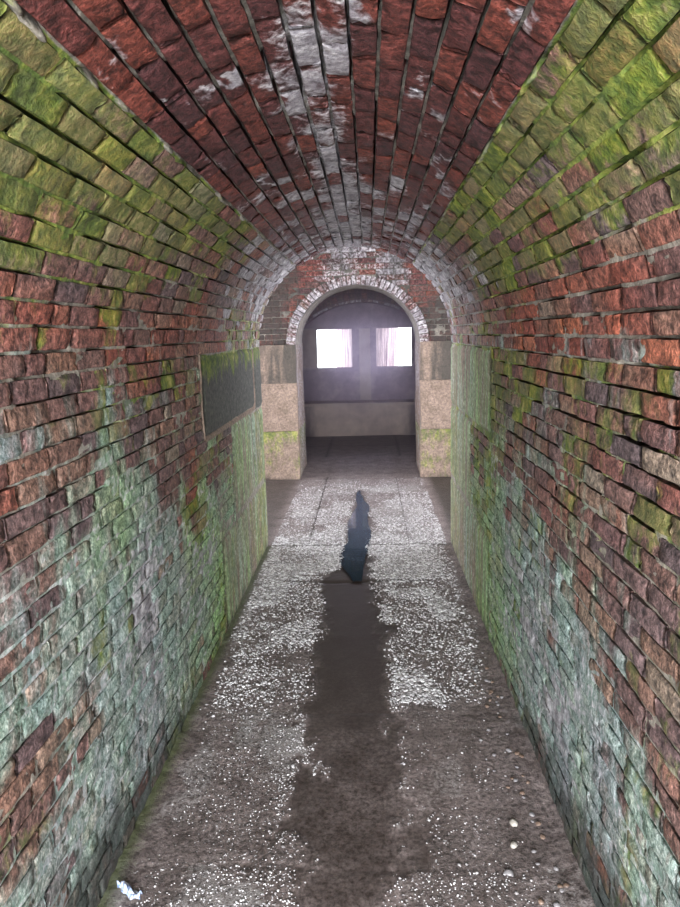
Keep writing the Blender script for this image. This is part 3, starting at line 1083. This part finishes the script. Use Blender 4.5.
N = 170000
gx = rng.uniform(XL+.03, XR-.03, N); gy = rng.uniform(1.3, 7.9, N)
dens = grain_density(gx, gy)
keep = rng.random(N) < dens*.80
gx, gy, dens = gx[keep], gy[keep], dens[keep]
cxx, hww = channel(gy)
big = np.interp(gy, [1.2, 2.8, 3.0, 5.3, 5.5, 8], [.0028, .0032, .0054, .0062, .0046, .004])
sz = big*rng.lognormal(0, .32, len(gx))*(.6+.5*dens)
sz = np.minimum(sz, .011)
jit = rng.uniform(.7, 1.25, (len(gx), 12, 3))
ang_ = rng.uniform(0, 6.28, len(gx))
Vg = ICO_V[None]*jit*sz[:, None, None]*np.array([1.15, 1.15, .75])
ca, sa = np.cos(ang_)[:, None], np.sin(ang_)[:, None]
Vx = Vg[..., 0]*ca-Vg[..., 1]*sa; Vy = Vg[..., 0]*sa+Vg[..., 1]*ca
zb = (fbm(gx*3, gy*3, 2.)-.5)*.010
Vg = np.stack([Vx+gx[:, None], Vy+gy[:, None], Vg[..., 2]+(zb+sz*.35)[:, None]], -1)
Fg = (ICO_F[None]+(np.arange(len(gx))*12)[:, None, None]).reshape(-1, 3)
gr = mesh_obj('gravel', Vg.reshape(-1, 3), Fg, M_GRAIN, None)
tag(gr, 'crust of wet grit, window glints painted pale, scattered over the paving on both sides of the wet channel', 'grit', kind='stuff')

# ------------------------------------------------------------------ water standing in the channel
t = NT('dark_water')
t.bump(t.noise(6, 2), .002, .3)
M_WATER = t.out((.020, .040, .055), .045, .5)  # blue reflection is put into the water's base colour
ys = np.linspace(4.50, 7.28, 64)
pc, ph_ = channel(np.maximum(ys, 4.85))
ph_ = ph_*np.sqrt(np.clip((ys-4.44)/.45, 0, 1))
ph_[-1] = .002
pc = pc+.02*np.sin(ys*6)
wl = pc-ph_*1.0-(fbm(ys*5, 1., 2.)-.5)*.05*ss(ys, 7.28, 6.8)
wr = pc+ph_*1.0+(fbm(ys*5, 7., 2.)-.5)*.06*ss(ys, 7.28, 6.8)
K = 6
P = np.stack([wl[:, None]+(wr-wl)[:, None]*np.linspace(0, 1, K)[None], np.repeat(ys[:, None], K, 1), np.full((64, K), .0045)], -1).reshape(-1, 3)
pud = mesh_obj('puddle', P, grid_faces(64, K), M_WATER)
tag(pud, 'narrow tapering puddle of still dark water down the middle of the far paving', 'puddle', kind='stuff')

# ------------------------------------------------------------------ pebbles by the right wall
def pebble_mat(name, lo, hi):
    t = NT(name)
    t.bump(t.noise(90, 4), .002, .6)
    return t.out(t.ramp(t.noise(40, 4), [(.3, lo), (.7, hi)]), .35, .5)


M_PEB = [pebble_mat('pale_pebble', (.40, .36, .32), (.62, .58, .53)), pebble_mat('brown_pebble', (.12, .08, .06), (.26, .18, .14)), pebble_mat('grey_pebble', (.16, .15, .16), (.33, .31, .32))]


def pebble(x, y, r, mat, flat=.6):
    th = np.linspace(0, math.pi, 9); ph2 = np.linspace(0, 2*math.pi, 13)[:-1]
    V = []
    sd = rng.random()*50
    for a in th:
        for b in ph2:
            d = np.array([math.sin(a)*math.cos(b), math.sin(a)*math.sin(b), math.cos(a)])
            V.append(d*(1+.45*(float(vn(d[0]*1.6+sd, d[1]*1.6, d[2]*1.6+sd))-.5)))
    F = []
    for i in range(8):
        for j in range(12):
            F.append([i*12+j, (i+1)*12+j, (i+1)*12+(j+1) % 12, i*12+(j+1) % 12])
    V = np.array(V)*np.array([r*1.25, r, r*flat])
    o = mesh_obj('pebble', V, np.array(F), mat)
    base = (float(fbm(x*3, y*3, 2.))-.5)*.010+.016*math.exp(-(XR-x)/.08)*.7
    o.location = (x, y, base+r*flat*.75)
    o.rotation_euler = (0, 0, rng.uniform(0, 3.1))
    return o


tag(pebble(.475, 2.13, .014, M_PEB[0]), 'largest pale pebble in the grit strip at the foot of the right wall', 'pebble')
tag(pebble(.455, 2.03, .012, M_PEB[0]), 'small whitish pebble just nearer than the largest pale pebble by the right wall', 'pebble')
tag(pebble(.415, 1.91, .013, M_PEB[2]), 'round grey pebble nearest the camera in the grit strip by the right wall', 'pebble')
for k in range(46):
    y = rng.uniform(1.75, 3.3)
    x = XR-.045-abs(rng.normal(0, .07))
    if min(math.hypot(x-.475, y-2.13), math.hypot(x-.455, y-2.03), math.hypot(x-.415, y-1.91)) < .05:
        continue
    tag(pebble(x, y, rng.uniform(.005, .010), M_PEB[1+k % 2]), 'tiny brown or grey pebble in the grit strip along the foot of the right wall', 'pebble', 'tiny pebbles along the right wall')

# ------------------------------------------------------------------ scrap of plastic at the foot of the left wall
t = NT('pale_blue_plastic')
M_PLA = t.out(t.ramp(t.noise(60, 3), [(.35, (.25, .38, .75)), (.6, (.72, .80, .95))]), .25, .5)
nu, nv = 22, 9
U, Vv = np.meshgrid(np.linspace(0, 1, nu), np.linspace(0, 1, nv), indexing='ij')
L = .085
cxp = -.815+U*L; cyp = 1.835-U*.045+np.sin(U*7)*.006
w_ = .012+.016*np.sin(U*math.pi)**.7
X = cxp+(Vv-.5)*w_*.5+(vn(U*9, Vv*4, 1.)-.5)*.008
Y = cyp+(Vv-.5)*w_+(vn(U*9, Vv*4, 4.)-.5)*.008
Z = .014+.020*np.abs(np.sin(U*9+Vv*4))*np.sin(Vv*math.pi)+(vn(U*14, Vv*9, 8.)-.5)*.012
o = mesh_obj('plastic_scrap', np.stack([X, Y, Z], -1).reshape(-1, 3), grid_faces(nu, nv), M_PLA)
md = o.modifiers.new('thickness', 'SOLIDIFY'); md.thickness = .0012
tag(o, 'crumpled scrap of pale blue plastic at the foot of the left wall', 'litter')
